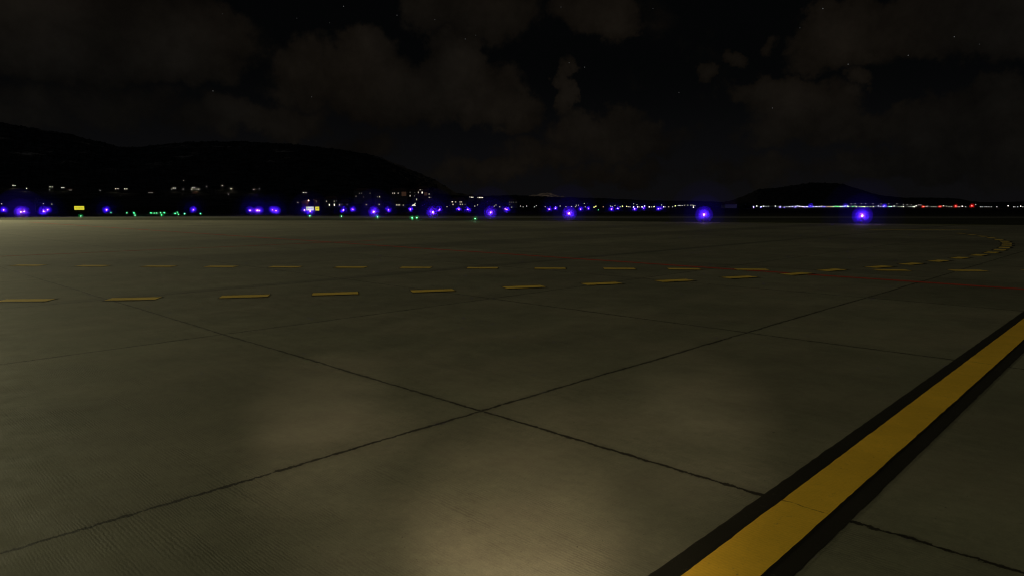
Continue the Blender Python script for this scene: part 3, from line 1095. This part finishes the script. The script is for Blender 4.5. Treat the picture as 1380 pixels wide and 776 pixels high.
building("low house with one lit window right of the orange street lamp", 423, 431, 269.5, [(426.5, 271.7, .8, 1.4, 2)], 832)
building("two storey house with the two brightest tall windows, right of the white sign", 437, 455, 268.5,
         [(440, 271.7, 1.0, 1.4, 1), (450.4, 271.7, .9, 1.2, 1), (443.9, 276.5, 1.2, 2.2, 0), (450.6, 276.5, 1.3, 2.6, 0), (453.5, 271.2, .8, .8, 2)], 800)
building("low house with dim windows just right of the brightest tall windows", 455.8, 471, 273, [(457.6, 276.5, 1.1, 2.0, 1), (460.9, 276, .8, 1.0, 2), (468, 276, 1.0, 1.0, 2)], 800)
building("unlit looking block with three faint windows high on the left of the town", 477, 501, 257.5,
         [(484.3, 261, .9, 1.2, 2), (487.4, 260.9, .7, 1.2, 2), (479.8, 265, 1.0, 1.4, 2), (498.7, 261, .8, 1.2, 2), (490, 266, .6, .8, 2)], 960)
building("narrow block with two close faint windows on the slope", 505, 514, 262, [(508.7, 265.6, .9, 1.5, 2), (511.6, 265.6, .9, 1.8, 1)], 930)
building("small low house with one lit window left of the large blue lamp under the town", 490, 497, 274, [(493.7, 276.3, 1.4, .9, 1)], 810)
building("small low house with one lit window above the large blue lamp under the town", 507.5, 515, 273.5, [(511, 276, 1.3, 1.3, 1)], 812)
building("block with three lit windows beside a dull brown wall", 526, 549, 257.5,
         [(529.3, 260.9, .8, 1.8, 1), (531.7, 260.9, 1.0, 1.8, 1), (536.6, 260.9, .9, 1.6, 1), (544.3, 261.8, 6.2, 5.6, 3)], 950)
building("slim block with windows in a scattered column, middle of the town", 551, 560.5, 257.5,
         [(552.7, 264.3, 1.2, 1.8, 1), (552.7, 259.8, .8, 1.2, 2), (558.6, 264.4, .8, 1.4, 2), (559, 260, .6, .8, 2)], 960)
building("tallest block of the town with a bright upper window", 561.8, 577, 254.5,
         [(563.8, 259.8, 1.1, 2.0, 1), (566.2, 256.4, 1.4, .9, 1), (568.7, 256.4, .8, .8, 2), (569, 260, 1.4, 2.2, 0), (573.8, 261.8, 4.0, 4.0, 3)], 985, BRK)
building("block with two stacked windows at the right end of the upper town", 577.2, 583, 259.5,
         [(578.3, 262, .9, 1.6, 1), (578.5, 266.5, 1.4, 1.1, 1), (580.6, 266.5, .8, 1.0, 2)], 940)
building("house with one tall lit window midway up the slope", 559, 564.5, 266.5, [(561.4, 269.2, 1.0, 2.0, 1)], 890)
building("low house with three close bright windows left of the lit gable", 532, 541.5, 273.8, [(534.4, 276.6, 1.3, 1.7, 1), (536.6, 276.6, 1.2, 1.7, 1), (538.6, 276.6, 1.0, 1.9, 1)], 815)
building("tiny shed with one lit window between the three windows and the lit gable", 542, 546.5, 274.8, [(543.6, 277, 1.2, 1.2, 1)], 812)
building("low house with one faint lit window right of the lit gable", 575.5, 584, 272, [(581.7, 273.6, .8, .8, 2), (578, 276.6, 1.2, 1.0, 1)], 814)
building("low house with one faint window below the end of the hill", 592.5, 597, 271.6, [(594.5, 273, .8, 1.0, 2)], 822)
building("long two storey house with two rows of lit windows below the end of the hill", 606.5, 629, 270.6,
         [(609.5, 272.4, 1.5, 1.1, 0), (614, 272.6, 1.5, 1.3, 1), (620, 272.6, 1.4, 1.3, 1), (621.9, 272.6, 1.4, 1.3, 1),
          (610.5, 276, 1.8, 1.4, 1), (620.3, 275.9, 1.2, 1.5, 1), (623, 275.9, 1.1, 1.4, 1), (626.8, 275.9, 1.2, .9, 2)], 755)
building("long low building with a row of four faint windows behind the small merged blue lamps", 684.5, 697.5, 271.6,
         [(686.8, 273, .9, 1.0, 2), (689.1, 273, .9, 1.0, 2), (691.8, 273, .9, 1.0, 2), (695.5, 273, .8, 1.0, 2), (686.8, 276.3, .9, .9, 2)], 752)
building("ridge top house with a slanting line of three lit windows", 631, 639, 264.5,
         [(633.2, 265.9, 1.1, .9, 1), (635.2, 266.3, 1.3, .9, 0), (637.2, 266.4, 1.3, .8, 0)], 1200)
building("ridge top house with a row of four bright windows", 642.5, 652, 265.2,
         [(644, 266.7, 1.2, 1.0, 1), (646, 266.7, 1.3, 1.1, 0), (648.2, 266.7, 1.4, 1.1, 0), (650.4, 266.7, 1.1, 1.0, 0)], 1200)
building("pale windowless shed standing alone left of the low hump of hill", 977, 993, 275.6, [], 640, surf("pale_sheet_metal", (0.4, 0.38, 0.36), 0.7), True, "")

# bright lit gable (a white shed end; its light is put in as emission)
D = 780.0
c = at(557.8, HZ, D)
tn = thing("bright_shed", "small brightly lit white shed with a steep peak above the small blue lamps", "shed", (c.x, D, 0))
s = D / 929.6
zb = at(557.8, 277.8, D).z
bm = bmesh.new()
pr = [(-2.9, 277.8), (2.3, 277.8), (2.3, 274.3), (1.7, 273.8), (0.6, 275.7), (-2.0, 276.4)]
fr = [bm.verts.new((dx * s, 0, at(557.8, yy, D).z)) for dx, yy in pr]
bk = [bm.verts.new((dx * s, 5, at(557.8, yy, D).z)) for dx, yy in pr]
bm.faces.new(fr)
bm.faces.new(list(reversed(bk)))
for i in range(len(pr)):
    j = (i + 1) % len(pr)
    bm.faces.new((fr[j], fr[i], bk[i], bk[j]))
obj("glow_wall", bm, glow("white_wall_glow", (1.0, 0.97, 0.88), 0.9), tn)
bm = bmesh.new()
add_box(bm, (-0.3 * s, 2.5, zb / 2), (5.3 * s, 5.2, zb))
obj("base_wall", bm, WALLM, tn)

# long low sheds by the hillside lamps; lamplit roof streaks are added glowing strips
for (x, y, w, lab) in [(95, 256.6, 8, "long low shed faintly lit beside the third pair of hillside lamps"),
                       (203, 260.1, 8, "pale flat roofed shed on the slope left of the warm cluster"),
                       (263, 260.2, 7, "reddish shed below the warm lit cluster on the hillside"),
                       (411, 272.6, 9, "low red lit shed left of the orange street lamp")]:
    P = on_hill(x, y + 1.2) if y < 268 else at(x, y, 828)
    Dd = P.y
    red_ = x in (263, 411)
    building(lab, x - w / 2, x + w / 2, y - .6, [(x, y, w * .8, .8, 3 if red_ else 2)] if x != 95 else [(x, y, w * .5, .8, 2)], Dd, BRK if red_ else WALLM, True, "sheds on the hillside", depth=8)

# antenna mast on the ridge
P = on_hill(287, 192)
P = at(287, 192, Y1 - 30)
tn = thing("antenna_mast", "thin antenna mast on the top of the long ridge", "mast", (P.x, P.y, P.z - 8))
bm = bmesh.new()
add_cone(bm, (0, 0, -10), (0, 0, 19), 1.1, 0.5, 6)
obj("pole", bm, DARK, tn)
bm = bmesh.new()
add_box(bm, (0, 0, 12), (5, .6, .6))
add_box(bm, (0, 0, 16), (3.2, .6, .6))
obj("crossbar", bm, DARK, tn)

# bare tree near the left
BARK = surf("pale_bark", (0.30, 0.27, 0.22), 0.9)
c = at(47.5, HZ, 240)
tn = thing("bare_tree", "pale bare tree behind the blue lamps left of the yellow sign", "tree", (c.x, 240, 0))
bm = bmesh.new()
add_cone(bm, (0, 0, -.2), (0.05, 0, 2.6), 0.16, 0.10, 8)
obj("trunk", bm, BARK, tn)
bm = bmesh.new()
rb = random.Random(11)


def twig(p, d, L, r, n):
    q = p + d * L
    add_cone(bm, p, q, r, r * .6, 5)
    if n:
        for k in range(3):
            dd = (d + Vector((rb.uniform(-.7, .7), rb.uniform(-.7, .7), rb.uniform(-.1, .6)))).normalized()
            twig(q, dd, L * .72, r * .6, n - 1)


twig(Vector((0.05, 0, 2.4)), Vector((.35, 0, 1)).normalized(), .9, .07, 4)
twig(Vector((0.05, 0, 2.3)), Vector((-.3, .2, 1)).normalized(), .7, .06, 3)
twig(Vector((0.05, 0, 1.6)), Vector((.9, 0, .6)).normalized(), 1.0, .06, 3)
obj("crown", bm, BARK, tn)

# ------------------------------------------------------------------ illuminated signs
SY = glow("lit_yellow_face", (0.86, 0.80, 0.05), 0.78)
SW = glow("lit_white_face", (0.80, 0.80, 1.0), 0.75)
SD = surf("sign_lettering", (0.20, 0.16, 0.01), 0.6)
SDW = surf("grey_lettering", (0.10, 0.10, 0.12), 0.6)
DS = 255.0


def sign(name, label, panels, D):
    xs = [p[0] for p in panels] + [p[1] for p in panels]
    c = at((min(xs) + max(xs)) / 2, HZ, D)
    tn = thing(name, label, "airfield sign", (c.x, D, 0))
    s = D / 929.6
    for x0, x1, y0, y1, m, md, marks in panels:
        z0, z1 = at(x0, y1, D).z, at(x0, y0, D).z
        X0, X1 = at(x0, HZ, D).x - c.x, at(x1, HZ, D).x - c.x
        bm = bmesh.new()
        add_box(bm, ((X0 + X1) / 2, 0.10, (z0 + z1) / 2), (X1 - X0 + .08, .18, z1 - z0 + .08))
        hb = obj("housing", bm, DARK, tn)
        bm = bmesh.new()
        add_box(bm, ((X0 + X1) / 2, -0.005, (z0 + z1) / 2), (X1 - X0, .02, z1 - z0))
        fc = obj("face", bm, m, tn)
        bm = bmesh.new()
        zc = (z0 + z1) / 2
        for mx, mw, mh in marks:
            X = X0 + (X1 - X0) * mx
            add_box(bm, (X, -0.022, zc), (mw, .01, mh))
        obj("lettering", bm, md, fc)
        for fx in (.15, .85):
            bm = bmesh.new()
            X = X0 + (X1 - X0) * fx
            add_cone(bm, (X, .1, 0), (X, .1, z0 - .03), .04, .04, 8)
            obj("leg", bm, STEEL, tn)
    return tn


sign("taxiway_sign", "lit yellow rectangular airfield sign standing alone on the left",
     [(99.9, 113.2, 278.2, 283.3, SY, SD, [(.14, .10, .30), (.22, .10, .30), (.34, .06, .34), (.49, .20, .40), (.62, .08, .26), (.73, .10, .30), (.84, .08, .3)])], DS)
sign("taxiway_sign", "lit airfield sign with a wide white panel and a small yellow panel",
     [(412.5, 422.8, 279.0, 284.0, SW, SDW, [(.12, .09, .34), (.24, .09, .34), (.38, .09, .34), (.5, .09, .34), (.64, .09, .34), (.76, .09, .34), (.88, .07, .34)]),
      (424.8, 430.0, 279.0, 284.2, SY, SD, [(.35, .12, .5), (.58, .08, .3), (.72, .12, .4)])], DS)

# ------------------------------------------------------------------ lamps that light the apron
def spot(name, loc, target, e, c, size, blend, r=0.3):
    l = bpy.data.lights.new(name, 'SPOT')
    l.energy = e
    l.color = c
    l.spot_size = math.radians(size)
    l.spot_blend = blend
    l.shadow_soft_size = r
    o = bpy.data.objects.new(name, l)
    col.objects.link(o)
    o.location = loc
    d = Vector(target) - Vector(loc)
    o.rotation_euler = d.to_track_quat('-Z', 'Y').to_euler()
    return o


spot("floodlight_mast_lamp", (-124, 110, 24), (-50, 91, 0), 400000, (1.0, 0.93, 0.54), 84, 1.0, 0.8)
spot("terminal_floodlight", (-16, -14, 15), (-2, 12, 0), 6700, (1.0, 0.93, 0.52), 150, 1.0, 1.2)
spot("nose_gear_light", (-0.05, 0.9, 1.35), (0.02, 3.95, 0), 480, (1.0, 0.79, 0.51), 27, 1.0, 0.06)
spot("nose_gear_taxi_light", (0.1, 0.9, 1.3), (-0.05, 4.5, 0), 330, (1.0, 0.81, 0.54), 58, 1.0, 0.06)
for sx_, e_ in ((-1, 1100), (1, 720)):
    spot("wing_landing_light", (sx_ * 0.8, -1.6, 3.4), (sx_ * 2.04, 7.15, 0), e_, (1.0, 0.80, 0.56), 10.5, 1.0, 0.06)
    spot("wing_taxi_light", (sx_ * 0.8, -1.6, 3.4), (sx_ * 1.5, 5.6, 0), e_ * .62, (1.0, 0.80, 0.56), 12, 1.0, 0.06)
add_point("added_hill_light", (Vector(at(735, 270, 4150)).x, 4150, 60), 3.0e6, (1.0, 0.8, 0.55), 3.0)  # unseen lamp added to brighten the rocky hill

# ------------------------------------------------------------------ render settings
sc.render.engine = 'CYCLES'
cy = sc.cycles
cy.use_adaptive_sampling = False
cy.pixel_filter_type = 'BLACKMAN_HARRIS'
cy.filter_width = 1.15
cy.max_bounces = 4
cy.diffuse_bounces = 2
cy.glossy_bounces = 2
cy.volume_bounces = 0
cy.transparent_max_bounces = 64
cy.volume_step_rate = 1.0
cy.volume_max_steps = 64
cy.sample_clamp_indirect = 2.0
cy.use_light_tree = True
try:
    cy.use_denoising = True
    cy.denoiser = 'OPENIMAGEDENOISE'
except Exception:
    pass
vs_ = sc.view_settings
vs_.view_transform = 'Standard'
vs_.look = 'None'
vs_.exposure = 0.0
vs_.gamma = 1.0
vs_.use_curve_mapping = False
